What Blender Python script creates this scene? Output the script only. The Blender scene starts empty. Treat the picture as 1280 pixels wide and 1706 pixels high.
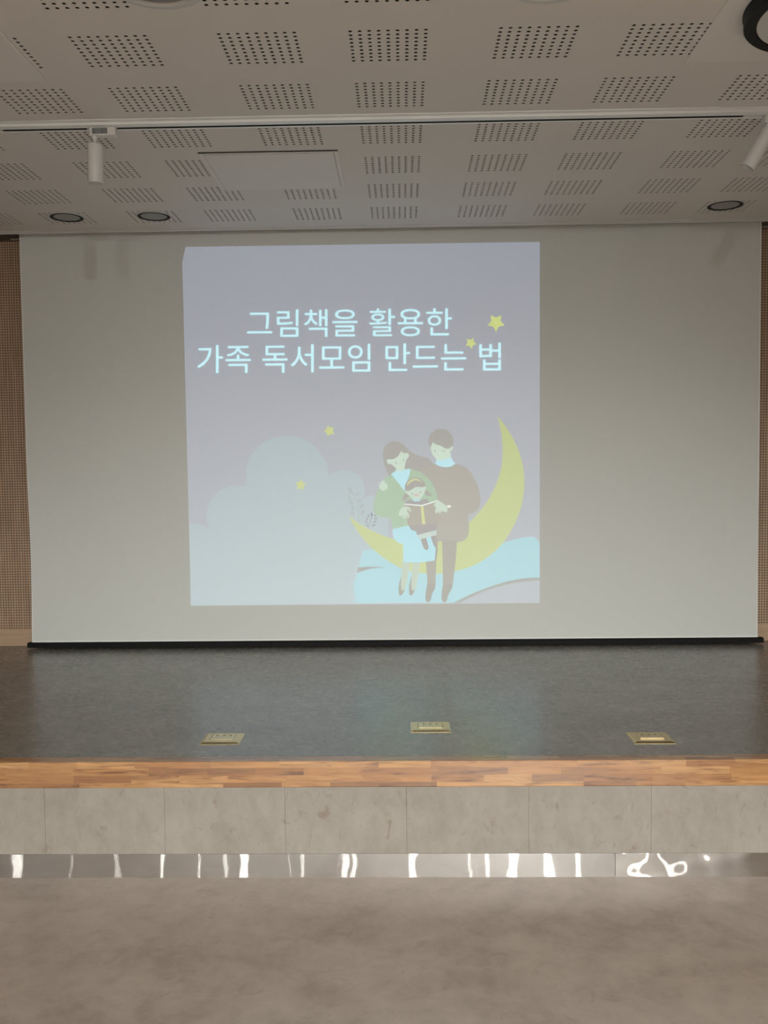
import bpy, bmesh, math, random
import numpy as np
from mathutils import Vector, Matrix

random.seed(7)
S = bpy.context.scene
COL = S.collection

# ------------------------------------------------------------------ camera
F_PX = 1500.0
YAW, PITCH, ROLL = -0.02116, -0.05148, -0.01134
CAM = np.array([0.0, 0.0, 1.487])


def cam_axes():
    cy, sy = math.cos(YAW), math.sin(YAW)
    cp, sp = math.cos(PITCH), math.sin(PITCH)
    cr, sr = math.cos(ROLL), math.sin(ROLL)
    f = np.array([sy * cp, cy * cp, sp])
    r = np.array([cy, -sy, 0.0])
    u = np.cross(r, f)
    return r * cr + u * sr, -r * sr + u * cr, f


AX_R, AX_U, AX_F = cam_axes()
cd = bpy.data.cameras.new('camera')
cam = bpy.data.objects.new('camera', cd)
COL.objects.link(cam)
cd.sensor_fit = 'HORIZONTAL'
cd.sensor_width = 36.0
cd.lens = 36.0 * F_PX / 1280.0
cd.clip_start = 0.05
M = Matrix.Identity(4)
for i in range(3):
    M[i][0], M[i][1], M[i][2], M[i][3] = AX_R[i], AX_U[i], -AX_F[i], CAM[i]
cam.matrix_world = M
S.camera = cam

# ------------------------------------------------------------------ world, lights, exposure
S.view_settings.view_transform = 'Standard'
S.view_settings.look = 'None'
S.view_settings.exposure = 0.0
S.view_settings.gamma = 1.0
S.view_settings.use_curve_mapping = False
S.cycles.use_denoising = True
S.cycles.max_bounces = 10
S.cycles.diffuse_bounces = 5
S.cycles.caustics_reflective = True
S.cycles.blur_glossy = 1.0
S.cycles.sample_clamp_indirect = 4.0
S.cycles.caustics_refractive = False
wd = bpy.data.worlds.new('world')
S.world = wd
wd.use_nodes = True
wd.node_tree.nodes['Background'].inputs[0].default_value = (0.9, 0.95, 1.0, 1)
wd.node_tree.nodes['Background'].inputs[1].default_value = 0.0


def area(name, loc, direction, sx, sy, power, color=(1, 1, 1), spread=180):
    l = bpy.data.lights.new(name, 'AREA')
    l.shape = 'RECTANGLE'
    l.size, l.size_y = sx, sy
    l.energy = power
    l.color = color
    l.spread = math.radians(spread)
    o = bpy.data.objects.new(name, l)
    COL.objects.link(o)
    o.location = loc
    o.rotation_euler = Vector(direction).to_track_quat('-Z', 'Y').to_euler()
    return o


WARM = (1.0, 0.93, 0.84)
COOL = (0.98, 1.0, 0.96)
# unseen ceiling panels added behind the viewer as warm fill (facing the floor)
for lx in (-2.6, 0.0, 2.6):
    area('added_fill_panel', (lx, -1.6, 2.80), (0, 0.12, -1), 1.2, 1.2, 9, WARM)
# tall narrow lamps added at the rear for main light and skirting streaks:
# (position of the bright streak on the steel skirting, width, strength)
REAR_Y = -4.5
STREAKS = [(-1.418, .075, 1.0), (-1.226, .02, .35), (-1.059, .055, .4), (-0.894, .03, .9), (-0.758, .022, .7),
           (-0.653, .02, .6), (-0.594, .085, 1.0), (-0.426, .014, .4), (-0.380, .022, .6), (-0.223, .06, .8),
           (-0.191, .04, .8), (0.020, .07, 1.6), (0.222, .028, .6), (0.293, .035, .7), (0.388, .075, 2.0),
           (0.509, .075, 1.0), (0.616, .04, .9), (0.825, .05, 1.6), (0.985, .06, .7)]
for xs, w, k in STREAKS:
    lx = xs * 3.28   # where the camera's line of sight, mirrored in the skirting, meets the rear wall
    area('added_streak_light', (lx, REAR_Y, 2.2), (-lx * .05, 1, -0.78), w * 1.2, 1.0, 290 * k * w * (1 + .05 * lx), COOL, 78)
# three small spotlights at the back of the ceiling, aimed at the screen: they throw
# the soft shadows of the track spotlights on it
for lx, ax, pw in ((1.73, -1.25, 1.9), (0.80, -1.25, 1.1), (-0.78, 1.25, 1.3)):
    area('rear_spot_light', (lx, REAR_Y, 2.76), (ax - lx, 9.7, -0.6), 0.12, 0.08, pw, COOL, 38)

# ------------------------------------------------------------------ helpers
H_CEIL = 2.837
Z_STAGE = 0.4275
Y_FRONT = 3.186
Y_LIP = 5.155
Y_SCREEN = 5.234
Y_WALL = 5.334


def ray(x, y):
    return AX_F * F_PX + AX_R * (x - 640.0) - AX_U * (y - 853.0)


def on_y(x, y, Y):
    v = ray(x, y)
    return CAM + v * (Y / v[1])


def on_z(x, y, Z):
    v = ray(x, y)
    return CAM + v * ((Z - CAM[2]) / v[2])


def lin(c):
    c = c / 255.0
    return c / 12.92 if c <= 0.04045 else ((c + 0.055) / 1.055) ** 2.4


def srgb(r, g, b):
    return (lin(r), lin(g), lin(b))


def mat(name, color, rough=0.6, metal=0.0, spec=0.5, emit=None, estr=1.0):
    m = bpy.data.materials.new(name)
    m.use_nodes = True
    b = m.node_tree.nodes['Principled BSDF']
    b.inputs['Base Color'].default_value = (*color, 1)
    b.inputs['Roughness'].default_value = rough
    b.inputs['Metallic'].default_value = metal
    b.inputs['Specular IOR Level'].default_value = spec
    if emit:
        b.inputs['Emission Color'].default_value = (*emit, 1)
        b.inputs['Emission Strength'].default_value = estr
    return m


class NT:
    """small node-tree writer"""
    def __init__(self, m):
        self.t = m.node_tree
        self.b = self.t.nodes['Principled BSDF']

    def n(self, kind, **kw):
        nd = self.t.nodes.new(kind)
        for k, v in kw.items():
            setattr(nd, k, v)
        return nd

    def l(self, a, b):
        self.t.links.new(a, b)

    def math(self, op, a, b=None, c=None):
        nd = self.n('ShaderNodeMath', operation=op)
        for i, v in enumerate((a, b, c)):
            if v is None:
                continue
            if isinstance(v, (int, float)):
                nd.inputs[i].default_value = v
            else:
                self.l(v, nd.inputs[i])
        return nd.outputs[0]

    def coords(self):
        return self.n('ShaderNodeTexCoord').outputs['Object']

    def mapped(self, scale, loc=(0, 0, 0)):
        mp = self.n('ShaderNodeMapping')
        mp.inputs['Scale'].default_value = scale
        mp.inputs['Location'].default_value = loc
        self.l(self.coords(), mp.inputs['Vector'])
        return mp.outputs[0]

    def noise(self, vec, scale, detail=4, rough=0.55, dist=0.0):
        nd = self.n('ShaderNodeTexNoise')
        nd.inputs['Scale'].default_value = scale
        nd.inputs['Detail'].default_value = detail
        nd.inputs['Roughness'].default_value = rough
        nd.inputs['Distortion'].default_value = dist
        self.l(vec, nd.inputs['Vector'])
        return nd.outputs['Fac']

    def ramp(self, fac, stops, interp='LINEAR'):
        nd = self.n('ShaderNodeValToRGB')
        cr = nd.color_ramp
        cr.interpolation = interp
        while len(cr.elements) < len(stops):
            cr.elements.new(0.5)
        for e, (p, c) in zip(cr.elements, stops):
            e.position = p
            e.color = (*c, 1)
        self.l(fac, nd.inputs[0])
        return nd.outputs[0]

    def mix(self, fac, a, b, mode='MIX'):
        nd = self.n('ShaderNodeMix', data_type='RGBA', blend_type=mode)
        for sock, v in ((nd.inputs[0], fac), (nd.inputs[6], a), (nd.inputs[7], b)):
            if isinstance(v, (int, float)):
                sock.default_value = v
            elif isinstance(v, tuple):
                sock.default_value = (*v, 1)
            else:
                self.l(v, sock)
        return nd.outputs[2]

    def bump(self, h, strength=0.2, dist=0.01):
        nd = self.n('ShaderNodeBump')
        nd.inputs['Strength'].default_value = strength
        nd.inputs['Distance'].default_value = dist
        self.l(h, nd.inputs['Height'])
        self.l(nd.outputs[0], self.b.inputs['Normal'])


# ---- object helpers
def link(name, me, parent=None, m=None):
    o = bpy.data.objects.new(name, me)
    COL.objects.link(o)
    if parent:
        o.parent = parent
        o.matrix_parent_inverse = Matrix.Translation(parent.location).inverted() if False else Matrix.Identity(4)
    if m:
        me.materials.append(m)
    return o


def obj(name, bm, m, parent=None, smooth=False):
    bmesh.ops.recalc_face_normals(bm, faces=bm.faces)
    me = bpy.data.meshes.new(name)
    bm.to_mesh(me)
    bm.free()
    if smooth:
        for p in me.polygons:
            p.use_smooth = True
    return link(name, me, parent, m)


def auto_smooth(o, ang=35):
    me = o.data
    for p in me.polygons:
        p.use_smooth = True
    try:
        me.set_sharp_from_angle(angle=math.radians(ang))
    except Exception:
        pass
    return o


def thing(name, label, cat, loc=(0, 0, 0), group=None):
    o = bpy.data.objects.new(name, None)
    COL.objects.link(o)
    o.location = loc
    o.empty_display_size = 0.05
    o['label'] = label
    o['category'] = cat
    if group:
        o['group'] = group
    return o


def tag(o, label, cat, group=None):
    o['label'] = label
    o['category'] = cat
    if group:
        o['group'] = group
    return o


def struct(o):
    o['kind'] = 'structure'
    return o


def add_box(bm, x0, x1, y0, y1, z0, z1, bevel=0.0):
    r = bmesh.ops.create_cube(bm, size=1.0)
    vs = r['verts']
    for v in vs:
        v.co = Vector((x0 + (v.co.x + .5) * (x1 - x0), y0 + (v.co.y + .5) * (y1 - y0), z0 + (v.co.z + .5) * (z1 - z0)))
    if bevel:
        es = list({e for v in vs for e in v.link_edges})
        bmesh.ops.bevel(bm, geom=es, offset=bevel, segments=2, affect='EDGES', profile=0.5)
    return bm


def box(name, x0, x1, y0, y1, z0, z1, m, parent=None, bevel=0.0):
    bm = bmesh.new()
    add_box(bm, x0, x1, y0, y1, z0, z1, bevel)
    return obj(name, bm, m, parent)


def add_lathe(bm, prof, n=48, mtx=None):
    """profile [(r,z)...] turned about z; r=0 ends are closed"""
    rings = []
    for r, z in prof:
        if r < 1e-6:
            rings.append([bm.verts.new((0, 0, z))])
        else:
            rings.append([bm.verts.new((r * math.cos(2 * math.pi * k / n), r * math.sin(2 * math.pi * k / n), z)) for k in range(n)])
    for a, b in zip(rings, rings[1:]):
        for k in range(n):
            k2 = (k + 1) % n
            if len(a) == 1 and len(b) == 1:
                continue
            if len(a) == 1:
                bm.faces.new((a[0], b[k], b[k2]))
            elif len(b) == 1:
                bm.faces.new((a[k], a[k2], b[0]))
            else:
                bm.faces.new((a[k], a[k2], b[k2], b[k]))
    if mtx is not None:
        vs = [v for r in rings for v in r]
        bmesh.ops.transform(bm, matrix=mtx, verts=vs)
    return bm


def lathe(name, prof, m, parent=None, n=48, mtx=None, ang=35):
    bm = bmesh.new()
    add_lathe(bm, prof, n, mtx)
    return auto_smooth(obj(name, bm, m, parent), ang)


# ------------------------------------------------------------------ materials
# plaster board ceiling
m_ceil = mat('ceiling_paint', (0.79, 0.74, 0.69), 0.75, spec=0.25)
m_ceil_dark = mat('ceiling_void', (0.05, 0.044, 0.04), 0.9, spec=0.1)
m_plate = mat('cover_plate_paint', (0.83, 0.785, 0.735), 0.6, spec=0.35)

# speckled stone-look vinyl: pale (hall floor and riser) and charcoal (stage)
def stone(name, c_lo, c_mid, c_hi, spot, rough, sc=1.0, seed=(0, 0, 0), spotamt=0.5, stretch=(1, 1, 1), fw=0.2, bw=0.08):
    m = mat(name, c_mid, rough)
    t = NT(m)
    v = t.mapped(tuple(s * sc for s in stretch), seed)
    big = t.noise(v, 3.2, 5, 0.6, 0.4)
    fine = t.noise(v, 22, 5, 0.65, 0.2)
    mid = t.noise(v, 9, 4, 0.6, 0.5)
    f = t.math('ADD', t.math('MULTIPLY', big, 0.45), t.math('ADD', t.math('MULTIPLY', fine, fw), t.math('MULTIPLY', mid, 0.55 - fw)))
    base = t.ramp(f, [(0.39, c_lo), (0.5, c_mid), (0.61, c_hi)])
    sp = t.noise(v, 13, 3, 0.6, 0.9)
    spm = t.ramp(sp, [(0.60, (0, 0, 0)), (0.74, (1, 1, 1))])
    out = t.mix(t.math('MULTIPLY', spm, spotamt), base, spot)
    t.l(out, t.b.inputs['Base Color'])
    rr = t.math('MULTIPLY_ADD', fine, 0.12, rough - 0.06)
    t.l(rr, t.b.inputs['Roughness'])
    t.bump(fine, bw, 0.002)
    return m


m_floor = stone('pale_stone_vinyl', (0.32, 0.265, 0.222), (0.395, 0.335, 0.285), (0.455, 0.39, 0.335), (0.26, 0.20, 0.16), 0.32, 1.0, (3, 1, 0), 0.45)
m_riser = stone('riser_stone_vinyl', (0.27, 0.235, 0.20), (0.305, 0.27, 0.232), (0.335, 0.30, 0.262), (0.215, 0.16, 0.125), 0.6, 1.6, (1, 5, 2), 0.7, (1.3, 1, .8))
m_stage = stone('charcoal_stone_vinyl', (0.148, 0.138, 0.123), (0.18, 0.17, 0.152), (0.215, 0.204, 0.184), (0.085, 0.078, 0.07), 0.27, 1.0, (7, 2, 0), 0.30, (.7, 1.1, 1), 0.08, 0.015)

m_floor.node_tree.nodes['Principled BSDF'].inputs['Specular IOR Level'].default_value = 0.8
m_stage.node_tree.nodes['Principled BSDF'].inputs['Specular IOR Level'].default_value = 1.0

# finger-jointed oak edge
m_wood = mat('finger_jointed_oak', (0.5, 0.3, 0.16), 0.25, spec=0.7)
t = NT(m_wood)
sep = t.n('ShaderNodeSeparateXYZ')
t.l(t.coords(), sep.inputs[0])
X, Y, Z = sep.outputs
# staves run along x, counted round the edge profile (down the front, back over the top)
u = t.math('SUBTRACT', Y, Z)
row = t.math('FLOOR', t.math('DIVIDE', t.math('ADD', u, 0.004), 0.0265))
rn = t.n('ShaderNodeTexWhiteNoise', noise_dimensions='1D')
t.l(row, rn.inputs['W'])
xo = t.math('ADD', X, t.math('MULTIPLY', rn.outputs['Value'], 3.7))
wob = t.math('MULTIPLY', t.math('SINE', t.math('MULTIPLY', xo, 5.3)), 0.05)
cell = t.math('FLOOR', t.math('DIVIDE', t.math('ADD', xo, wob), 0.215))
cmb = t.n('ShaderNodeCombineXYZ')
t.l(cell, cmb.inputs[0])
t.l(row, cmb.inputs[1])
wn = t.n('ShaderNodeTexWhiteNoise', noise_dimensions='3D')
t.l(cmb.outputs[0], wn.inputs['Vector'])
stave = t.ramp(wn.outputs['Value'], [(0.0, (0.21, 0.09, 0.03)), (0.3, (0.33, 0.148, 0.05)), (0.6, (0.42, 0.20, 0.07)), (1.0, (0.52, 0.285, 0.115))])
off = t.n('ShaderNodeVectorMath', operation='ADD')
mp = t.n('ShaderNodeMapping')
mp.inputs['Scale'].default_value = (5, 60, 60)
t.l(t.coords(), mp.inputs['Vector'])
t.l(mp.outputs[0], off.inputs[0])
sc = t.n('ShaderNodeVectorMath', operation='SCALE')
t.l(wn.outputs['Color'], sc.inputs[0])
sc.inputs['Scale'].default_value = 40
t.l(sc.outputs[0], off.inputs[1])
grain = t.noise(off.outputs[0], 1.0, 5, 0.65, 0.8)
gr = t.ramp(grain, [(0.34, (0.42, 0.32, 0.26)), (0.44, (0.84, 0.79, 0.75)), (0.54, (1, 1, 1)), (0.68, (1.18, 1.16, 1.1))])
wood = t.mix(1.0, stave, gr, 'MULTIPLY')
kn = t.noise(t.mapped((9, 30, 30), (2, 0, 1)), 1.0, 2, 0.5, 0.3)
wood = t.mix(t.ramp(kn, [(0.70, (0, 0, 0)), (0.78, (1, 1, 1))]), wood, (0.13, 0.06, 0.03))
t.l(wood, t.b.inputs['Base Color'])
t.bump(grain, 0.05, 0.002)
t.b.inputs['Coat Weight'].default_value = 0.35
t.b.inputs['Coat Roughness'].default_value = 0.18

# brushed steel skirting: horizontal brushing stretches every light into an upright streak
def steel(name, wave, seed, base):
    m = bpy.data.materials.new(name)
    m.use_nodes = True
    tr = m.node_tree
    for nd in list(tr.nodes):
        if nd.type != 'OUTPUT_MATERIAL':
            tr.nodes.remove(nd)
    out = [nd for nd in tr.nodes if nd.type == 'OUTPUT_MATERIAL'][0]
    tc = tr.nodes.new('ShaderNodeTexCoord')
    mp = tr.nodes.new('ShaderNodeMapping')
    mp.inputs['Location'].default_value = seed
    mp.inputs['Scale'].default_value = (5, 1, 9)
    tr.links.new(tc.outputs['Object'], mp.inputs['Vector'])
    nz = tr.nodes.new('ShaderNodeTexNoise')
    nz.inputs['Scale'].default_value = 1.0
    nz.inputs['Detail'].default_value = 1.0
    tr.links.new(mp.outputs[0], nz.inputs['Vector'])
    bp = tr.nodes.new('ShaderNodeBump')
    bp.inputs['Strength'].default_value = 1.0
    bp.inputs['Distance'].default_value = wave
    tr.links.new(nz.outputs['Fac'], bp.inputs['Height'])
    tg = tr.nodes.new('ShaderNodeTangent')
    tg.direction_type = 'RADIAL'
    tg.axis = 'Y'
    # tangent along the brushing (x)
    cx = tr.nodes.new('ShaderNodeCombineXYZ')
    cx.inputs[0].default_value = 1.0
    g = tr.nodes.new('ShaderNodeBsdfAnisotropic')
    g.inputs['Color'].default_value = (0.80, 0.77, 0.74, 1)
    g.inputs['Roughness'].default_value = 0.11
    g.inputs['Anisotropy'].default_value = 0.97
    tr.links.new(cx.outputs[0], g.inputs['Tangent'])
    tr.links.new(bp.outputs[0], g.inputs['Normal'])
    g2 = tr.nodes.new('ShaderNodeBsdfAnisotropic')
    g2.inputs['Color'].default_value = (*base, 1)
    g2.inputs['Roughness'].default_value = 0.16
    tr.links.new(bp.outputs[0], g2.inputs['Normal'])
    mx = tr.nodes.new('ShaderNodeMixShader')
    mx.inputs[0].default_value = 0.85
    tr.links.new(g.outputs[0], mx.inputs[1])
    tr.links.new(g2.outputs[0], mx.inputs[2])
    tr.links.new(mx.outputs[0], out.inputs['Surface'])
    return m


m_steel = steel('brushed_steel', 0.0007, (0, 0, 0), (0.44, 0.41, 0.385))
m_steel_wavy = steel('dented_brushed_steel', 0.005, (4.3, 0, 2.2), (0.58, 0.545, 0.515))

# perforated light-oak acoustic wall panels
m_perf = mat('perforated_oak_panel', (0.40, 0.27, 0.18), 0.55, spec=0.3)
t = NT(m_perf)
sep = t.n('ShaderNodeSeparateXYZ')
t.l(t.coords(), sep.inputs[0])
PITCH_H = 0.0155
hx = t.math('SUBTRACT', t.math('FRACT', t.math('DIVIDE', sep.outputs[0], PITCH_H)), 0.5)
hz = t.math('SUBTRACT', t.math('FRACT', t.math('DIVIDE', sep.outputs[2], PITCH_H)), 0.5)
rr = t.math('SQRT', t.math('ADD', t.math('MULTIPLY', hx, hx), t.math('MULTIPLY', hz, hz)))
hole = t.math('LESS_THAN', rr, 0.235)
gn = t.noise(t.mapped((14, 1, 1.2)), 3.0, 5, 0.6, 0.4)
oak = t.ramp(gn, [(0.3, (0.42, 0.275, 0.18)), (0.55, (0.52, 0.355, 0.24)), (0.75, (0.58, 0.41, 0.285))])
t.l(t.mix(hole, oak, (0.035, 0.022, 0.015)), t.b.inputs['Base Color'])
m_oak = mat('plain_oak_panel', (0.42, 0.30, 0.20), 0.5, spec=0.3)
t = NT(m_oak)
gn = t.noise(t.mapped((1.2, 1, 14)), 3.0, 5, 0.6, 0.4)
t.l(t.ramp(gn, [(0.3, (0.48, 0.325, 0.215)), (0.55, (0.54, 0.375, 0.255)), (0.75, (0.59, 0.42, 0.29))]), t.b.inputs['Base Color'])

m_wall = mat('hall_wall_paint', (0.58, 0.54, 0.50), 0.8, spec=0.2)
m_dark_wall = mat('side_wall_oak', (0.22, 0.15, 0.10), 0.6, spec=0.3)
m_rail = mat('white_rail_paint', (0.92, 0.91, 0.89), 0.35, spec=0.5)
m_white_metal = mat('white_powder_coat', (0.74, 0.72, 0.70), 0.4, spec=0.5)
m_black = mat('black_metal', (0.010, 0.010, 0.011), 0.55, spec=0.2)
m_slot = mat('black_rail_slot', (0.006, 0.006, 0.006), 0.8, spec=0.1)
m_label = mat('grey_printed_label', (0.20, 0.20, 0.20), 0.6)
t = NT(m_label)
br = t.n('ShaderNodeTexBrick')
br.inputs['Scale'].default_value = 60
br.inputs['Color1'].default_value = (0.22, 0.22, 0.22, 1)
br.inputs['Color2'].default_value = (0.15, 0.15, 0.15, 1)
br.inputs['Mortar'].default_value = (0.32, 0.32, 0.32, 1)
t.l(t.mapped((1, 1, 1)), br.inputs['Vector'])
t.l(br.outputs[0], t.b.inputs['Base Color'])
m_diff = mat('unlit_grey_diffuser', (0.30, 0.29, 0.28), 0.35, spec=0.5)
m_lamp_face = mat('unlit_opal_face', (0.66, 0.65, 0.60), 0.35, spec=0.4)
m_screen = mat('matte_projection_fabric', (0.76, 0.77, 0.74), 0.9, spec=0.1)
m_hem = mat('white_screen_edge', (0.92, 0.92, 0.90), 0.7, spec=0.2)
m_grey_metal = mat('grey_housing_metal', (0.42, 0.40, 0.37), 0.5, spec=0.4)
m_brass = mat('brushed_brass', (0.62, 0.50, 0.28), 0.33, metal=1.0)
m_brass_lid = mat('brass_lid', (0.58, 0.47, 0.27), 0.28, metal=1.0)
m_brass_bright = mat('polished_brass_lip', (0.95, 0.85, 0.60), 0.2, metal=1.0)
m_seal = mat('dark_gap', (0.02, 0.018, 0.016), 0.8)
m_speaker_white = mat('white_plastic', (0.62, 0.60, 0.57), 0.45, spec=0.4)
m_speaker_grey = mat('grey_speaker_cloth', (0.28, 0.27, 0.26), 0.7, spec=0.3)

# ------------------------------------------------------------------ room shell
XL, XR, YB = -5.4, 5.4, -4.8
SXL, SXR = XL + .003, XR - .003
struct(box('floor', XL, XR, YB, Y_WALL + .1, -0.10, 0.0, m_floor))


def perforated_ceiling():
    """plaster board with 9 x 9 groups of real through-holes, seen against a dark void"""
    px, py, n = 0.0295, 0.0256, 9
    R = 0.0064
    depth = 0.0015
    cols = []
    for k in range(-3, 4):
        cols += [-0.9106 + 0.8792 * k, -0.9106 + 0.8792 * k + 0.4687]
    rows = [2.9746 + 0.3836 * k for k in range(-2, 6)]
    Zc = H_CEIL
    V, Fc = [], []
    gx = [(c - px * n / 2, c + px * n / 2) for c in sorted(cols)]
    gy = [(r - py * n / 2, r + py * n / 2) for r in rows]
    xs = sorted({XL, XR} | {a for g in gx for a in g})
    ys = sorted({YB, Y_LIP} | {a for g in gy for a in g})
    gxs = {round(a, 6): b for a, b in gx}
    gys = {round(a, 6): b for a, b in gy}

    def quad(p):
        i = len(V)
        V.extend(p)
        Fc.append(tuple(range(i, i + len(p))))

    octo = [(1, 0), (1, 1), (0, 1), (-1, 1), (-1, 0), (-1, -1), (0, -1), (1, -1)]
    for xi in range(len(xs) - 1):
        for yi in range(len(ys) - 1):
            x0, x1, y0, y1 = xs[xi], xs[xi + 1], ys[yi], ys[yi + 1]
            if round(x0, 6) in gxs and round(y0, 6) in gys:
                for a in range(n):
                    for b in range(n):
                        cx = x0 + (a + .5) * px
                        cy = y0 + (b + .5) * py
                        base = len(V)
                        for k in range(8):
                            V.append((cx + octo[k][0] * px / 2, cy + octo[k][1] * py / 2, Zc))
                        for zz in (Zc, Zc + depth):
                            for k in range(16):
                                an = 2 * math.pi * k / 16
                                V.append((cx + R * math.cos(an), cy + R * math.sin(an), zz))
                        for k in range(8):
                            k2 = (k + 1) % 8
                            i0, i1, i2 = base + 8 + 2 * k, base + 8 + 2 * k + 1, base + 8 + (2 * k + 2) % 16
                            Fc.append((base + k, base + k2, i2, i1, i0))
                        for k in range(16):
                            k2 = (k + 1) % 16
                            Fc.append((base + 8 + k, base + 8 + k2, base + 24 + k2, base + 24 + k))
            else:
                quad([(x0, y0, Zc), (x1, y0, Zc), (x1, y1, Zc), (x0, y1, Zc)])
    nv = len(Fc)
    # front edge of the board at the curtain slot, and the dark void above
    quad([(XL, Y_LIP, Zc), (XR, Y_LIP, Zc), (XR, Y_LIP, Zc + .20), (XL, Y_LIP, Zc + .20)])
    quad([(XL, YB, Zc + .05), (XR, YB, Zc + .05), (XR, Y_LIP, Zc + .05), (XL, Y_LIP, Zc + .05)])
    quad([(XL, Y_LIP, Zc + .20), (XR, Y_LIP, Zc + .20), (XR, Y_WALL + .1, Zc + .20), (XL, Y_WALL + .1, Zc + .20)])
    me = bpy.data.meshes.new('ceiling')
    me.from_pydata(V, [], Fc)
    me.materials.append(m_ceil)
    me.materials.append(m_ceil_dark)
    me.polygons[nv + 1].material_index = 1
    o = bpy.data.objects.new('ceiling', me)
    COL.objects.link(o)
    return struct(o)


perforated_ceiling()
struct(box('wall_back', XL, XR, Y_WALL, Y_WALL + .1, Z_STAGE + .098, H_CEIL + .2, m_perf))
struct(box('baseboard_back', XL, XR, Y_WALL - .004, Y_WALL + .1, 0, Z_STAGE + .098, m_oak))
struct(box('wall_left', XL - .1, XL, YB, Y_WALL + .1, 0, H_CEIL + .2, m_dark_wall))
struct(box('wall_right', XR, XR + .1, YB, Y_WALL + .1, 0, H_CEIL + .2, m_dark_wall))
struct(box('wall_rear', XL, XR, YB - .1, YB, 0, H_CEIL + .2, m_wall))
# slim metal angle along the edge of the ceiling where the screen slot begins
bm = bmesh.new()
add_box(bm, XL, XR, Y_LIP - .022, Y_LIP + .002, H_CEIL - .004, H_CEIL + .001, .001)
add_box(bm, XL, XR, Y_LIP, Y_LIP + .003, H_CEIL - .010, H_CEIL + .02)
struct(obj('trim_1', bm, m_white_metal))

# plain strip along the top of the back wall, inside the screen slot; shade put into its colour
m_top = mat('slot_shade_oak', (0.16, 0.12, 0.095), 0.6, spec=0.3)
struct(box('trim_2', XL, XR, Y_WALL - .004, Y_WALL - .0002, on_y(12, 402, Y_WALL)[2], H_CEIL + .19, m_top))

# ------------------------------------------------------------------ stage
st = thing('stage', 'low stage with charcoal vinyl top, oak edge and pale stone-look front', 'stage', (0, 0, 0))
NOSE_D = 0.055
NOSE_Z = 0.332
KICK_Z = 0.087
box('stage_top', SXL, SXR, Y_FRONT + NOSE_D, Y_WALL - .004, 0.30, Z_STAGE, m_stage, st)
box('oak_edge', SXL, SXR, Y_FRONT - .004, Y_FRONT + NOSE_D, NOSE_Z, Z_STAGE, m_wood, st, .003)
xe = [SXL] + [-1.3139 + .4385 * k for k in range(-7, 14)] + [SXR]
for a, b in zip(xe, xe[1:]):
    box('riser_panel', a + .0004, b - .0004, Y_FRONT, Y_FRONT + .012, KICK_Z, NOSE_Z, m_riser, st)
box('riser_backing', SXL, SXR, Y_FRONT + .0125, Y_FRONT + .05, 0, .30, m_riser, st)
XS = on_y(1025, 1440, Y_FRONT)[0]
for a, b, mm in ((SXL, XS - .0008, m_steel), (XS + .0008, SXR, m_steel_wavy)):
    k = box('steel_skirting', a, b, Y_FRONT - .003, Y_FRONT + .010, 0.0, KICK_Z, mm, st)

# ------------------------------------------------------------------ projection screen
XSL, XSR = -2.199, 2.051
ZB = CAM[2] - 1.020
ps = thing('projection_screen', 'large white pull-down projection screen hanging over the stage', 'projection screen', (0, 0, 0))


def screen_fabric(x0, x1, y, zt, zb, bow=True):
    bm = bmesh.new()
    nx, nz = 24, 60
    g = []
    for j in range(nz + 1):
        s = j / nz
        z = zt + (zb - zt) * s
        # the free edges pull in a little and curl just above the bar
        d = 0.0
        if s > .55:
            q = (s - .55) / .45
            d = 0.012 * math.sin(math.pi * min(1, q * .97)) ** 1.5
        rowv = []
        for i in range(nx + 1):
            a = i / nx
            x = (x0 + d) + (x1 - x0 - 1.4 * d) * a
            edge = max(0, abs(a - .5) * 2 - .96) / .04
            rowv.append(bm.verts.new((x, y - .012 * edge ** 2 * (d / .012), z)))
        g.append(rowv)
    for j in range(nz):
        for i in range(nx):
            bm.faces.new((g[j][i], g[j][i + 1], g[j + 1][i + 1], g[j + 1][i]))
    return bm


fab = obj('fabric', screen_fabric(XSL, XSR, Y_SCREEN, H_CEIL + .06, ZB), m_screen, ps, False)
sm = fab.modifiers.new('thickness', 'SOLIDIFY')
sm.thickness = .0006
sm.offset = -1
# bright halo line added as a strip down both sides; hem above the bar
for nm, bx in (('edge_halo_line', (XSL - .002, XSL + .004)), ('edge_halo_line', (XSR - .005, XSR + .002))):
    bm = bmesh.new()
    prev = None
    for j in range(61):
        s = j / 60
        z = H_CEIL + .05 + (ZB - H_CEIL - .05) * s
        d = 0.0
        if s > .55:
            q = (s - .55) / .45
            d = 0.012 * math.sin(math.pi * min(1, q * .97)) ** 1.5
        sh = d if bx[0] < 0 else -.4 * d
        cur = [bm.verts.new((bx[0] + sh, Y_SCREEN - .0015 - d, z)), bm.verts.new((bx[1] + sh, Y_SCREEN - .0015 - d * .8, z))]
        if prev:
            bm.faces.new((prev[0], prev[1], cur[1], cur[0]))
        prev = cur
    obj(nm, bm, m_hem, ps, True)['label'] = 'bright halo line down the side of the screen'
box('bottom_hem', XSL, XSR + .002, Y_SCREEN - .003, Y_SCREEN + .001, ZB - .002, ZB + .008, m_hem, ps)['label'] = 'bright white strip above the black bar'
bm = bmesh.new()
pr = [(-.016, -.030), (.016, -.030), (.018, -.010), (.010, .0), (-.010, .0), (-.018, -.010)]
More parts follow.
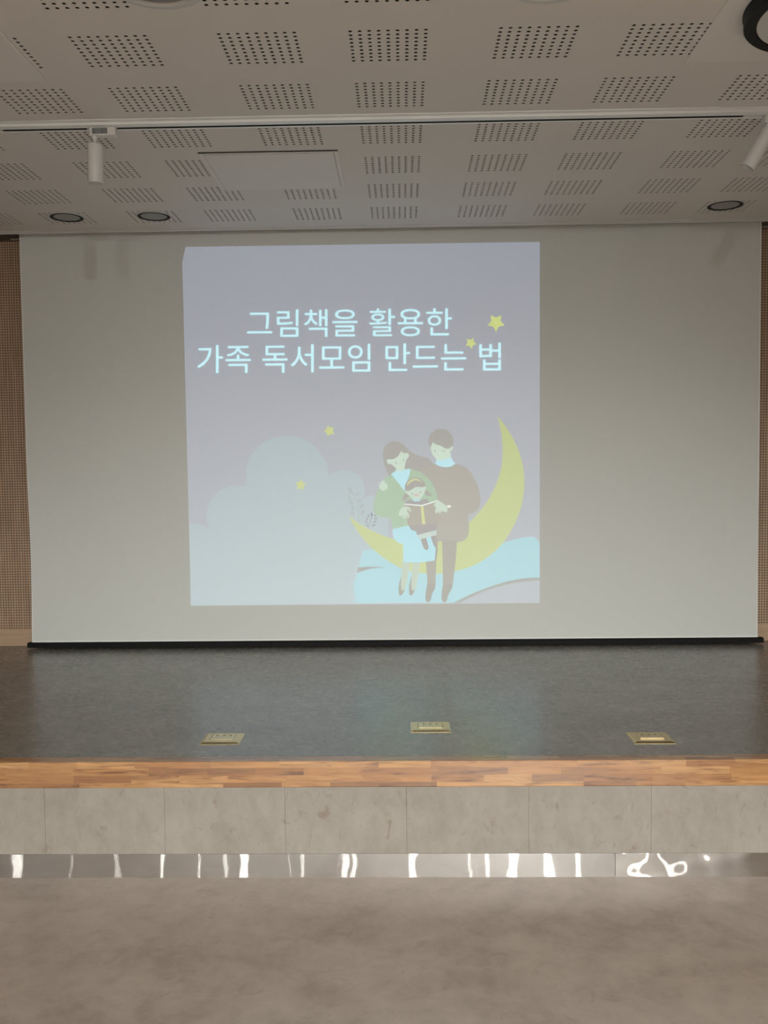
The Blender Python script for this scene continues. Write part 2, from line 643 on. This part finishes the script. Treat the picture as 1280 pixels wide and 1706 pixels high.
for (xa, xb) in ((XSL - .022, XSR + .028),):
    va = [bm.verts.new((xa, Y_SCREEN + p[0], ZB + p[1])) for p in pr]
    vb = [bm.verts.new((xb, Y_SCREEN + p[0], ZB + p[1])) for p in pr]
    bm.faces.new(va)
    bm.faces.new(vb)
    for i in range(6):
        j = (i + 1) % 6
        bm.faces.new((va[i], va[j], vb[j], vb[i]))
bar = obj('bottom_bar', bm, m_black, ps)
bar['label'] = 'black weight bar along the bottom'
for xa, xb in ((XSL - .027, XSL - .020), (XSR + .026, XSR + .034)):
    box('end_cap', xa, xb, Y_SCREEN - .017, Y_SCREEN + .017, ZB - .031, ZB - .001, m_black, bar, .003)
# roller housing sunk in the ceiling slot, its underside just level with the ceiling
bm = bmesh.new()
add_box(bm, XSL - .004, XSR + .010, Y_LIP + .004, Y_SCREEN - .014, H_CEIL + .002, H_CEIL + .11, .003)
obj('roller_housing', bm, m_grey_metal, ps)
for xa in (XSL - .085, XSR + .015):
    box('mounting_bracket', xa, xa + .07, Y_WALL - .03, Y_WALL - .0045, H_CEIL - .004, H_CEIL + .004, m_grey_metal, ps)

# ------------------------------------------------------------------ ceiling fittings
# cover plates cutting into the perforated groups near the viewer
tag(box('ceiling_cover_plate', -2.6, -1.222, 1.6, 3.172, H_CEIL - .007, H_CEIL - .0002, m_plate, None, .0035),
    'blank white cover plate on the ceiling at the upper left', 'ceiling panel')
tag(box('ceiling_cover_plate', .965, 2.4, 1.6, 3.133, H_CEIL - .004, H_CEIL - .0002, m_plate, None, .0018),
    'blank white cover plate on the ceiling beside the round black-rimmed lamp', 'ceiling panel')

# access hatch
hx0, hx1, hy0, hy1 = -.866, -.262, 3.930, 4.445
ah = thing('access_hatch', 'rectangular access hatch let into the perforated ceiling', 'access hatch', (0, 0, 0))
bm = bmesh.new()
fw = .020
zt, zb = H_CEIL - .0002, H_CEIL - .0035
for a in ((hx0, hx0 + fw, hy0, hy1), (hx1 - fw, hx1, hy0, hy1), (hx0 + fw, hx1 - fw, hy0, hy0 + .012), (hx0 + fw, hx1 - fw, hy1 - fw, hy1)):
    add_box(bm, *a, zb, zt, .0008)
obj('hatch_frame', bm, m_plate, ah)
box('hatch_gap', hx0 + fw, hx1 - fw, hy0 + .012, hy1 - fw, H_CEIL - .0012, H_CEIL - .0002, m_seal, ah)
bm = bmesh.new()
add_box(bm, hx0 + fw + .0015, hx1 - fw - .0015, hy0 + .016, hy1 - fw - .0015, H_CEIL - .0042, H_CEIL - .0013, .0008)
obj('hatch_door', bm, m_plate, ah)
box('finger_pull', hx0, hx1 - .002, hy0 - .014, hy0 + .004, H_CEIL - .0008, H_CEIL - .0002, m_seal, ah)['label'] = 'dark open gap along the near edge'

# track rail
tr = thing('track_rail', 'long white track-lighting rail across the ceiling', 'track rail', (0, 0, 0))
RX0, RX1 = -3.2, 2.6
bm = bmesh.new()
zr = H_CEIL - .0002
add_box(bm, RX0, RX1, 3.528, 3.548, zr - .004, zr, .001)       # near flange
add_box(bm, RX0, RX1, 3.548, 3.553, zr - .002, zr)
add_box(bm, RX0, RX1, 3.553, 3.5865, zr - .013, zr, .0012)
add_box(bm, RX0, RX1, 3.6025, 3.617, zr - .013, zr, .0012)
add_box(bm, RX0, RX1, 3.5865, 3.6025, zr - .003, zr)
obj('rail_body', bm, m_rail, tr)
X_A, X_B, X_C, X_D = -1.563, -1.232, -1.110, 1.335
for a, b in ((X_A, X_B), (X_C, X_D)):
    box('rail_slot', a, b, 3.5866, 3.6024, zr - .0128, zr - .003, m_slot, tr)['label'] = 'black open slot of the rail'
for a, b in ((RX0, X_A - .001), (X_D + .001, RX1)):
    box('slot_cover', a, b, 3.5865, 3.6025, zr - .0128, zr - .003, m_speaker_white, tr)


def spotlight(name, label, xa, axis, headlen, px, stem_from):
    """px: point where the stem meets the head"""
    o = thing(name, label, 'spotlight', (0, 0, 0), 'track spotlights')
    zb_ = H_CEIL - .045
    ad = box('track_adapter', xa, xa + .101, 3.572, 3.612, zb_, H_CEIL - .0135, m_white_metal, o, .0025)
    lb = box('rating_label', xa + .010, xa + .070, 3.5712, 3.5722, zb_ + .005, zb_ + .027, m_label, ad)
    lb['label'] = 'small grey printed label'
    ax = Vector(axis).normalized()
    p = Vector(px)
    s0 = Vector(stem_from)
    q = (p - s0)
    mt = Matrix.Translation(s0) @ q.to_track_quat('Z', 'Y').to_matrix().to_4x4()
    lathe('stem', [(0, 0), (.0115, 0), (.0115, .004), (.005, q.length * .82), (.005, q.length + .01), (0, q.length + .01)], m_white_metal, o, 24, mt)
    mt = Matrix.Translation(p) @ ax.to_track_quat('Z', 'Y').to_matrix().to_4x4()
    L = headlen
    lathe('lamp_head', [(0, 0), (.022, 0), (.0275, .003), (.0298, .010), (.0300, .02), (.0302, L - .002), (.0295, L), (.0262, L), (.0255, L - .004), (.025, L - .03), (0, L - .03)], m_white_metal, o, 40, mt)
    lathe('lens', [(0, L - .022), (.0247, L - .022), (.0247, L - .026), (0, L - .026)], m_diff, o, 32, mt)
    return o


spotlight('track_spotlight', 'white cylinder spotlight pointing straight down from the rail', -1.212, (-.02, .02, -1), .152,
          (-1.198, 3.592, H_CEIL - .072), (-1.199, 3.592, H_CEIL - .045))
spotlight('track_spotlight', 'white cylinder spotlight tilted sideways at the right end of the rail', 1.412, (-.50, .12, -.86), .165,
          (1.441, 3.592, H_CEIL - .062), (1.424, 3.592, H_CEIL - .045))


def downlight(label, x, y, R=.0865):
    o = thing('downlight', label, 'downlight', (x, y, H_CEIL), 'recessed downlights')
    lathe('white_rim', [(R + .004, -.0003), (R + .0035, -.003), (R, -.0045), (R - .001, -.0005)], m_white_metal, o, 64)
    lathe('trim_ring', [(R, -.0005), (R - .0005, -.0055), (R - .004, -.0065), (R * .80, -.0045), (R * .78, -.001)], m_black, o, 64)
    lathe('diffuser', [(0, -.0035), (R * .79, -.0035), (R * .79, -.0005), (0, -.0005)], m_diff, o, 64)
    return o


downlight('unlit downlight with black ring, leftmost in the ceiling by the screen', -1.785, 4.862)
downlight('unlit downlight with black ring, second from the left by the screen', -1.318, 4.872)
downlight('unlit downlight with black ring near the right end of the screen', 1.712, 4.852, .0905)

# round lamp with a black side at the upper right corner
rl = thing('round_ceiling_lamp', 'round flat ceiling lamp with a thick black rim, upper right corner', 'ceiling lamp', (1.2965, 2.7495, H_CEIL - .004))
R = .260
lathe('rim', [(R + .003, -.0002), (R + .003, -.003), (R, -.004), (R, -.034), (R - .003, -.0375), (R - .034, -.0375), (R - .037, -.034)], m_black, rl, 96)
lathe('lamp_face', [(0, -.034), (R - .040, -.034), (R - .0375, -.036), (R - .0365, -.030), (0, -.026)], m_lamp_face, rl, 96)


def ceiling_speaker(label, x, y, R):
    o = thing('ceiling_speaker', label, 'speaker', (x, y, H_CEIL), 'round ceiling speakers')
    lathe('bezel', [(R, -.0003), (R - .002, -.005), (R - .010, -.009), (R - .024, -.008), (R - .030, -.003), (R - .034, -.001)], m_speaker_white, o, 96)
    lathe('grille', [(R - .033, -.002), (R - .045, -.006), (R - .055, -.003), (R - .075, -.0045), (0, -.0045)], m_speaker_grey, o, 96)
    return o


ceiling_speaker('round white ceiling speaker left of centre, cut by the top of the photo', -.674, 2.556, .150)
ceiling_speaker('round white ceiling speaker right of centre, cut by the top of the photo', .430, 2.572, .150)

# ------------------------------------------------------------------ brass floor outlets
def floor_outlet(label, x, y, w, d, lip_up, group='brass floor outlets'):
    o = thing('floor_outlet', label, 'floor outlet', (x, y, Z_STAGE), group)
    bm = bmesh.new()
    hw, hd = w / 2, d / 2
    e, h = .012, .006
    lo = [bm.verts.new(p) for p in ((-hw, -hd, .0002), (hw, -hd, .0002), (hw, hd, .0002), (-hw, hd, .0002))]
    md = [bm.verts.new(p) for p in ((-hw, -hd, .0015), (hw, -hd, .0015), (hw, hd, .0015), (-hw, hd, .0015))]
    hi = [bm.verts.new(p) for p in ((-hw + e, -hd + e, h), (hw - e, -hd + e, h), (hw - e, hd - e, h), (-hw + e, hd - e, h))]
    iw, d0, d1 = w / 2 - .030, -hd + .036, hd - .022
    inn = [bm.verts.new(p) for p in ((-iw, d0, h), (iw, d0, h), (iw, d1, h), (-iw, d1, h))]
    dn = [bm.verts.new(p) for p in ((-iw, d0, h - .003), (iw, d0, h - .003), (iw, d1, h - .003), (-iw, d1, h - .003))]
    for A, B in ((lo, md), (md, hi), (hi, inn), (inn, dn)):
        for i in range(4):
            j = (i + 1) % 4
            bm.faces.new((A[i], A[j], B[j], B[i]))
    obj('frame', bm, m_brass, o)
    lid = box('lid', -iw + .0012, iw - .0012, d0 + .001, d1 - .0012, h - .0028, h - .0003, m_brass_lid, o, .0006)
    box('gap', -iw, iw, d0, d1, h - .0031, h - .0029, m_seal, o)
    bl = box('pull_lip', -iw + .003, iw - .003, d0 + .005, d0 + .008 + .003 * lip_up, h - .0004, h + .0006 + .0030 * lip_up, m_brass_bright, lid, .0005)
    bl['label'] = 'bright polished pull lip'
    for k in (-1, 0, 1):
        lathe('screw', [(0, .0012), (.0028, .0012), (.0034, 0), (0, 0)], m_seal, lid, 16, Matrix.Translation((k * .026, d1 - .020, h - .0003)))
    return o


floor_outlet('brass floor outlet on the stage, leftmost of three', -.7132, 3.452, .154, .138, .35)
floor_outlet('brass floor outlet in the middle of the stage, set furthest back', .1014, 3.595, .160, .136, .3)
floor_outlet('brass floor outlet on the stage, rightmost with the brightest lip', .9438, 3.437, .157, .138, 1.0)

# ------------------------------------------------------------------ projected slide
ORIG = np.array([0.0, Y_SCREEN, 0.0])
slide = thing('projected_slide', 'projected slide with Korean title and family reading on a crescent moon', 'projected slide', (0, 0, 0))
LAYER = [0]
BASE_STOPS = [(400, (112, 107, 98)), (540, (120, 116, 107)), (700, (140, 137, 127)), (850, (155, 153, 143)), (1000, (172, 173, 165))]


def base_rgb(y):
    for (y0, a), (y1, b) in zip(BASE_STOPS, BASE_STOPS[1:]):
        if y <= y1:
            k = max(0, (y - y0) / (y1 - y0))
            return tuple(lin(p + (q - p) * k) for p, q in zip(a, b))
    return tuple(lin(p) for p in BASE_STOPS[-1][1])


LIGHTS = {}


def light_mat(target, ymid):
    """screen fabric with the projector's light on top of the room light"""
    b = base_rgb(ymid)
    e = tuple(max(0.0, lin(c) - bb) for c, bb in zip(target, b))
    key = tuple(round(v, 4) for v in e)
    if key not in LIGHTS:
        LIGHTS[key] = mat('projected_light', (0.76, 0.77, 0.74), 0.9, spec=0.1, emit=e)
    return LIGHTS[key]


def px(pts, s=1.0, ox=0.0, oy=0.0):
    return [((p[0] / s + ox, p[1] / s + oy) + tuple(p[2:])) for p in pts]


def Z4(*pts):
    return px(pts, 4.2667, 300, 680)


def Z5(*pts):
    return px(pts, 3.7647, 570, 680)


def Z6(*pts):
    return px(pts, 6.4, 610, 700)


def curve(pts, n=8):
    """closed smooth outline through pts; a third value marks a corner"""
    N = len(pts)
    out = []
    for i in range(N):
        p0, p1 = np.array(pts[i][:2], float), np.array(pts[(i + 1) % N][:2], float)
        c0, c1 = len(pts[i]) > 2, len(pts[(i + 1) % N]) > 2
        if c0 and c1:
            out.append(p0)
            continue
        pm, pn = np.array(pts[i - 1][:2], float), np.array(pts[(i + 2) % N][:2], float)
        L = np.linalg.norm(p1 - p0)
        t0 = (p1 - pm)
        t0 = (p1 - p0) if c0 else t0 / (np.linalg.norm(t0) + 1e-9) * L
        t1 = (pn - p0)
        t1 = (p1 - p0) if c1 else t1 / (np.linalg.norm(t1) + 1e-9) * L
        for k in range(n):
            t = k / n
            h00, h10 = 2 * t ** 3 - 3 * t * t + 1, t ** 3 - 2 * t * t + t
            h01, h11 = -2 * t ** 3 + 3 * t * t, t ** 3 - t * t
            out.append(h00 * p0 + h10 * t0 + h01 * p1 + h11 * t1)
    return out


def next_y():
    LAYER[0] += 1
    return Y_SCREEN - .0020 - .00004 * LAYER[0]


def flat(name, polys, target, parent, smooth=True, ymid=None):
    """a patch of the slide, lying flat on the screen"""
    Y = next_y()
    bm = bmesh.new()
    ys = []
    for pts in polys:
        c = curve(pts) if smooth else [np.array(p[:2], float) for p in pts]
        ys += [q[1] for q in c]
        vs = [bm.verts.new(on_y(q[0], q[1], Y)) for q in c]
        es = [bm.edges.new((vs[i], vs[(i + 1) % len(vs)])) for i in range(len(vs))]
        bmesh.ops.triangle_fill(bm, use_beauty=True, use_dissolve=False, edges=es, normal=(0, -1, 0))
    for f in bm.faces:
        if f.normal.y > 0:
            f.normal_flip()
    me = bpy.data.meshes.new(name)
    bm.to_mesh(me)
    bm.free()
    return link(name, me, parent, light_mat(target, ymid if ymid else sum(ys) / len(ys)))


def ellipse(cx, cy, a, b, rot=0.0, n=20):
    r = math.radians(rot)
    return [(cx + a * math.cos(2 * math.pi * k / n) * math.cos(r) - b * math.sin(2 * math.pi * k / n) * math.sin(r),
             cy + a * math.cos(2 * math.pi * k / n) * math.sin(r) + b * math.sin(2 * math.pi * k / n) * math.cos(r), 1) for k in range(n)]


def stroke(pts, w):
    P = [np.array(p, float) for p in pts]
    L, Rr = [], []
    for i, p in enumerate(P):
        d = P[min(i + 1, len(P) - 1)] - P[max(i - 1, 0)]
        d = d / (np.linalg.norm(d) + 1e-9)
        nrm = np.array([-d[1], d[0]]) * w / 2
        L.append(p + nrm)
        Rr.append(p - nrm)
    return [(q[0], q[1], 1) for q in L] + [(q[0], q[1], 1) for q in reversed(Rr)]


C_BG = (150, 153, 161)
C_CLOUD = (178, 190, 192)
C_MOON = (191, 200, 122)
C_PAGE = (178, 216, 221)
C_HAIR = (160, 157, 150)
C_SKIN = (193, 211, 193)
C_CYAN = (178, 220, 227)
C_SWEATER = (167, 163, 153)
C_COAT = (165, 187, 161)
C_DARK = (120, 128, 122)

flat('backdrop', [[(309.5, 411.4, 1), (899.6, 403, 1), (899.4, 1004.6, 1), (318.3, 1009.3, 1), (303.8, 436, 1)]], C_BG, slide, False, 560)
flat('cloud', [Z4((66, 820, 1), (120, 822), (170, 838), (212, 862, 1), (192, 800), (190, 740), (215, 660), (270, 595), (340, 560), (410, 550), (472, 560, 1),
                  (470, 470), (485, 380), (530, 300), (600, 240), (690, 205), (770, 200), (850, 212), (930, 250), (1000, 320), (1040, 390), (1058, 483, 1),
                  (1100, 455), (1160, 440), (1220, 450), (1270, 478), (1303, 530), (1312, 590), (1300, 640, 1), (1340, 625), (1400, 625), (1480, 650, 1),
                  (1480, 1387, 1), (76, 1404, 1))], C_CLOUD, slide, True, 862)
flat('cloud', [Z5((690, 1222, 1), (830, 1165), (1000, 1115), (1240, 1075, 1), (1240, 1222, 1))], (188, 195, 198), slide, True, 985)


def star(cx, cy, r, rot, inner=.5):
    P = []
    for k in range(10):
        a = math.radians(rot + 36 * k)
        rr_ = r if k % 2 == 0 else r * inner
        P.append((cx + rr_ * math.sin(a), cy - rr_ * math.cos(a), 1))
    flat('star', [P], (194, 203, 122), slide, False)


star(826.7, 537.5, 15.5, 180, .52)
star(784.7, 571.5, 10, 172, .52)
star(549, 718, 9.8, -20, .55)
star(501, 808, 9.8, 6, .55)

# leaf sprigs
P = [stroke(Z5((103, 715), (104, 660), (98, 600), (80, 550), (60, 520)), 1.6)]
for x, y, a, b, r in ((50, 515, 20, 11, 70), (97, 540, 17, 9, -50), (45, 560, 10, 7, 30), (58, 590, 20, 11, 45), (112, 580, 15, 9, -40), (68, 625, 19, 10, 60), (123, 614, 19, 10, -60), (66, 660, 18, 11, 60), (128, 655, 19, 11, -60)):
    P.append([(q[0] / 3.7647 + 570, q[1] / 3.7647 + 680, 1) for q in ellipse(x, y, a, b, r)])
flat('leaf_sprig', P, (168, 178, 176), slide, False)
P = [stroke(Z5((163, 755), (175, 720), (185, 690), (188, 665)), 1.3)]
for x, y, a, b, r in ((185, 664, 12, 6, 80), (167, 676, 10, 6, 50), (208, 672, 10, 6, -50), (158, 694, 10, 6, 50), (212, 692, 11, 6, -30), (152, 713, 10, 6, 50), (206, 711, 12, 6, -30), (158, 735, 10, 6, 50), (197, 735, 14, 7, -25)):
    P.append([(q[0] / 3.7647 + 570, q[1] / 3.7647 + 680, 1) for q in ellipse(x, y, a, b, r)])
flat('leaf_sprig', P, (156, 161, 161), slide, False)

# big open book under the moon
pg = flat('book_page', [Z5((130, 893, 1), (210, 890), (330, 930), (400, 1000, 1), (290, 1000, 1), (200, 993), (103, 997, 1)),
                        Z5((93, 1035, 1), (150, 1015), (220, 1003), (300, 1000, 1), (560, 1020), (740, 1000), (880, 930), (1000, 850, 1), (1090, 822), (1150, 810), (1203, 806, 1),
                           (1240, 845, 1), (1240, 902, 1), (1228, 904, 1), (1240, 912, 1), (1240, 1062, 1), (1150, 1066), (1030, 1088), (900, 1130), (790, 1175), (700, 1219, 1), (85, 1221, 1), (77, 1192, 1), (90, 1190, 1), (66, 1142, 1), (82, 1128, 1), (72, 1110, 1))],
          C_PAGE, slide, True, 960)
flat('page_shade', [Z5((930, 1010, 1), (1020, 965), (1120, 925), (1228, 905, 1), (1240, 960, 1), (1140, 975), (1040, 1010), (930, 1060, 1))], (176, 213, 217), pg, True, 945)
flat('page_shadow', [Z5((1240, 1062, 1), (1150, 1066), (1030, 1088), (900, 1130), (790, 1175), (700, 1220, 1), (738, 1221, 1), (840, 1172), (930, 1135), (1050, 1103), (1150, 1087), (1240, 1079, 1))], (172, 177, 170), pg, True, 975)
flat('page_shadow', [Z5((100, 998, 1), (200, 993), (288, 1000, 1), (190, 1006), (95, 1033, 1))], (172, 177, 170), pg, True, 975)

flat('crescent_moon', [Z5((973, 48, 1), (1030, 120), (1085, 215), (1125, 320), (1143, 440), (1136, 560), (1107, 670), (1062, 765), (1010, 845), (940, 915), (850, 975), (760, 1010), (650, 1035), (560, 1038),
                          (460, 1030), (370, 1003), (270, 945), (180, 870), (100, 775), (40, 675, 1), (110, 725), (180, 765), (260, 800), (350, 830), (450, 850), (550, 850), (650, 825), (730, 775),
                          (800, 715), (865, 645), (920, 570), (970, 470), (1000, 370), (1008, 270), (1003, 180), (990, 110))], C_MOON, slide, True, 860)

# the drawn man
man = flat('drawn_man', [Z6((735, 465, 1), (790, 492), (850, 502), (910, 492), (955, 465, 1), (1040, 490), (1110, 550), (1160, 630), (1200, 720), (1222, 830), (1215, 900), (1190, 960), (1140, 990), (1095, 1002, 1))
                         + Z5((792, 690), (797, 760), (785, 810), (760, 833), (725, 840, 1), (600, 832, 1), (430, 760, 1), (400, 560, 1))
                         + Z6((420, 540, 1), (560, 500), (650, 470))], C_SWEATER, slide, True, 810)
man['label'] = 'man in a brown sweater'
flat('trousers', [Z5((560, 800, 1), (602, 820, 1), (600, 900), (592, 960), (588, 1102, 1), (535, 1102, 1), (530, 1000), (522, 940, 1)),
                  Z5((628, 826, 1), (722, 834, 1), (715, 930), (705, 1030), (696, 1102, 1), (632, 1107, 1), (632, 1000))], (171, 169, 159), man, True, 920)
flat('shoe', [Z5((535, 1100, 1), (588, 1100, 1), (582, 1135), (566, 1165), (556, 1205), (540, 1217), (524, 1205), (525, 1160))], (165, 166, 158), man, True, 985)
flat('shoe', [Z5((636, 1105, 1), (694, 1100, 1), (690, 1130), (668, 1170), (656, 1210), (636, 1217), (624, 1195), (627, 1140))], (165, 166, 158), man, True, 985)
flat('face', [Z6((715, 230, 1), (760, 255), (840, 290), (890, 300, 1), (903, 285), (920, 276), (928, 298), (912, 330, 1), (903, 365), (905, 405, 1), (880, 435), (760, 430, 1), (750, 412), (715, 370), (695, 320), (690, 285), (703, 255))], C_SKIN, man)
flat('hair', [Z6((800, 93), (860, 105), (905, 145), (930, 200), (932, 250), (925, 280, 1), (905, 288), (890, 305, 1), (840, 300), (800, 275), (760, 265), (730, 250), (715, 230, 1), (705, 255), (690, 295, 1), (670, 260), (668, 200), (685, 150), (715, 125), (750, 100))], (157, 154, 147), man)
flat('collar', [Z6((762, 425, 1), (800, 425), (860, 415), (905, 395, 1), (930, 440), (955, 462, 1), (910, 490), (850, 500), (790, 490), (735, 465, 1))], C_CYAN, man)
for ex, ey in ((737, 330), (828, 330), (903, 338)):
    flat('eye' if ex < 900 else 'earring', [[(q[0] / 6.4 + 610, q[1] / 6.4 + 700, 1) for q in ellipse(ex, ey, 8, 9, 0)]], C_DARK, man, False)

# the drawn woman
woman = flat('drawn_woman', [Z6((250, 590, 1), (268, 575, 1), (340, 660), (412, 757, 1), (430, 700), (475, 520, 1), (560, 545), (630, 590), (690, 650), (730, 720), (755, 790), (762, 870, 1), (600, 1000), (462, 1132, 1), (370, 1145), (285, 1165, 1), (255, 1050), (170, 1035), (100, 1000), (80, 950), (85, 880), (110, 780), (160, 680), (210, 610))], C_COAT, slide)
woman['label'] = 'woman in a green coat'
flat('hair', [Z6((310, 225), (370, 240), (420, 280), (470, 330), (530, 365), (600, 390), (655, 400), (690, 430), (715, 468, 1), (660, 500), (600, 530), (560, 545), (475, 520, 1), (410, 525, 1), (330, 545), (250, 590, 1), (215, 530), (190, 450), (180, 370), (190, 310), (220, 260), (260, 232))], C_HAIR, woman)
flat('shirt', [Z6((268, 575, 1), (320, 538, 1), (412, 525, 1), (475, 518, 1), (462, 580), (438, 650), (415, 700), (412, 757, 1), (340, 662))], C_CYAN, woman)
flat('face', [Z6((375, 325, 1), (390, 345), (410, 355), (435, 350), (455, 365), (455, 390), (440, 405, 1), (425, 440), (415, 480), (412, 525, 1), (365, 545), (320, 538, 1), (320, 515), (295, 490), (270, 470), (255, 465, 1), (240, 470), (222, 440), (225, 420), (250, 418), (300, 412), (340, 385), (362, 350))], C_SKIN, woman)
for ex, ey in ((318, 455), (398, 424)):
    flat('eye', [[(q[0] / 6.4 + 610, q[1] / 6.4 + 700, 1) for q in ellipse(ex, ey, 8, 9, 0)]], C_DARK, woman, False)
for dx in (0, 65):
    flat('leg', [Z5((378 + dx, 960, 1), (426 + dx, 960, 1), (416 + dx, 1040), (398 + dx, 1130), (385 + dx, 1150), (372 + dx, 1145), (372 + dx, 1050))], (194, 206, 190), woman, True, 965)
    flat('shoe', [Z5((372 + dx, 1050, 1), (358 + dx, 1100), (355 + dx, 1150), (364 + dx, 1176), (384 + dx, 1160), (396 + dx, 1125, 1), (384 + dx, 1144), (374 + dx, 1140), (369 + dx, 1105))], (163, 167, 158), woman, True, 975)
flat('skirt', [Z5((318, 760, 1), (415, 738, 1), (440, 765), (470, 778, 1), (520, 800, 1), (565, 800, 1), (575, 850), (588, 880, 1), (580, 955, 1), (480, 968), (385, 966, 1), (383, 852, 1), (345, 838), (322, 800))], C_CYAN, woman)
flat('hand', [Z6((195, 640, 1), (160, 660), (140, 700), (150, 730), (178, 754), (196, 752, 1), (196, 740, 1), (224, 738), (226, 722), (234, 712), (226, 700), (234, 690), (222, 678), (200, 668))], C_SKIN, man)['label'] = 'hand laid on her shoulder'

# the drawn girl with her book
girl = flat('drawn_girl', [Z6((500, 850, 1), (585, 845, 1), (640, 840), (690, 880), (760, 900, 1), (760, 1080, 1), (757, 1180, 1), (650, 1205), (540, 1225, 1), (535, 1185, 1), (480, 1165), (455, 1115, 1), (410, 900, 1), (440, 850))], (163, 159, 155), slide)
girl['label'] = 'small girl reading a book'
flat('pigtail', [Z6((440, 770, 1), (400, 805), (385, 865, 1), (430, 845), (465, 800, 1))], C_HAIR, girl)
flat('pigtail', [Z6((635, 740, 1), (672, 770), (708, 805, 1), (660, 808), (622, 785, 1))], C_HAIR, girl)
flat('face', [Z6((418, 758, 1), (455, 745), (500, 720), (560, 705), (645, 705, 1), (632, 750), (610, 800), (580, 835), (540, 850), (500, 835), (460, 800), (435, 785))], C_SKIN, girl)
flat('hair', [Z6((420, 750, 1), (415, 700), (440, 650), (490, 617), (540, 612), (590, 628), (625, 665), (640, 706, 1), (600, 715), (560, 712), (522, 716), (495, 735), (455, 756))], C_HAIR, girl)
flat('headband', [Z6((435, 702, 1), (450, 662), (490, 633), (530, 625), (570, 638), (600, 668, 1), (565, 648), (525, 641), (485, 655), (455, 680))], (208, 213, 150), girl)
for ex, ey in ((495, 785), (579, 768)):
    flat('eye', [[(q[0] / 6.4 + 610, q[1] / 6.4 + 700, 1) for q in ellipse(ex, ey, 8, 10, 0)]], C_DARK, girl, False)
flat('mouth', [Z6((512, 792), (535, 788), (560, 786), (568, 798), (545, 812), (522, 808))], (196, 172, 165), girl)
flat('collar', [Z6((495, 840, 1), (540, 850), (585, 836, 1), (575, 858), (535, 866), (500, 856))], C_CYAN, girl)
flat('leg', [Z5((492, 818, 1), (528, 812, 1), (538, 850), (543, 882), (527, 890), (510, 872)), Z5((556, 805, 1), (592, 795, 1), (590, 872, 1), (576, 860))], (165, 163, 156), girl)
flat('dress_hem', [Z5((468, 797, 1), (593, 765, 1), (593, 796, 1), (490, 823, 1))], (193, 209, 200), girl)
bk = flat('held_book', [Z6((410, 893, 1), (598, 915, 1), (768, 862, 1), (806, 1060, 1), (765, 1085, 1), (630, 1110, 1), (445, 1122, 1))], (170, 166, 152), slide, False)
flat('page_edge', [Z6((408, 890, 1), (595, 905, 1), (765, 853, 1), (772, 864, 1), (598, 917, 1), (410, 901, 1))], (222, 234, 226), bk, False)
flat('spine', [Z6((584, 915, 1), (610, 914, 1), (633, 1108, 1), (600, 1110, 1))], (203, 210, 148), bk, False)
flat('hand', [Z6((348, 1020, 1), (358, 970), (388, 935), (430, 921), (465, 935), (482, 972), (472, 980), (450, 952), (436, 962), (456, 1000), (460, 1036), (448, 1042), (434, 1010), (436, 1046), (424, 1052), (412, 1015), (408, 1046), (396, 1046), (388, 1015), (368, 1022))], C_SKIN, woman)
flat('hand', [Z6((765, 855, 1), (800, 875), (840, 905), (868, 945), (862, 982, 1), (830, 975), (804, 968), (792, 992), (780, 994), (776, 972), (758, 990), (744, 985), (736, 965), (750, 935), (724, 908), (738, 886))], C_SKIN, man)
flat('cuff', [[(q[0] / 6.4 + 610, q[1] / 6.4 + 700, 1) for q in ellipse(884, 920, 22, 12, 5)]], (232, 236, 230), man, False)


# title text, set in the built-in typeface
def title(body, x0, x1, ytl, ytr, hgt):
    cu = bpy.data.curves.new('title_line', 'FONT')
    cu.body = body
    cu.fill_mode = 'FRONT'
    cu.offset = -0.004
    to = bpy.data.objects.new('title_text', cu)
    COL.objects.link(to)
    dg = bpy.context.evaluated_depsgraph_get()
    me = bpy.data.meshes.new_from_object(to.evaluated_get(dg))
    bpy.data.objects.remove(to)
    bpy.data.curves.remove(cu)
    co = np.array([v.co[:] for v in me.vertices])
    polys = [tuple(p.vertices) for p in me.polygons]
    bpy.data.meshes.remove(me)
    mn, mx = co.min(0), co.max(0)
    A = (co[:, 0] - mn[0]) / (mx[0] - mn[0])
    X_ = x0 + (x1 - x0) * A
    Y_ = ytl + (ytr - ytl) * A + hgt * (mx[1] - co[:, 1]) / (mx[1] - mn[1])
    # cut the line into words at the wide gaps
    iv = sorted((min(X_[i] for i in p), max(X_[i] for i in p)) for p in polys)
    cuts, right = [], iv[0][1]
    for a, b in iv:
        if a - right > 10:
            cuts.append((a + right) / 2)
        right = max(right, b)
    Y = next_y()
    mm = light_mat((190, 236, 243), 560)
    for w in range(len(cuts) + 1):
        mine = [p for p in polys if sum(X_[p[0]] > c for c in cuts) == w]
        idx = {}
        V = []
        for p in mine:
            for i in p:
                if i not in idx:
                    idx[i] = len(V)
                    V.append(tuple(on_y(X_[i], Y_[i], Y)))
        wm = bpy.data.meshes.new('title_word')
        wm.from_pydata(V, [], [tuple(idx[i] for i in p) for p in mine])
        o = link('title_word', wm, slide, mm)
        o['label'] = 'pale cyan Korean lettering'


title('그림책을 활용한', 411.9, 753.0, 516.0, 513.3, 46.0)
title('가족 독서모임 만드는 법', 329.0, 834.6, 575.3, 571.0, 46.8)
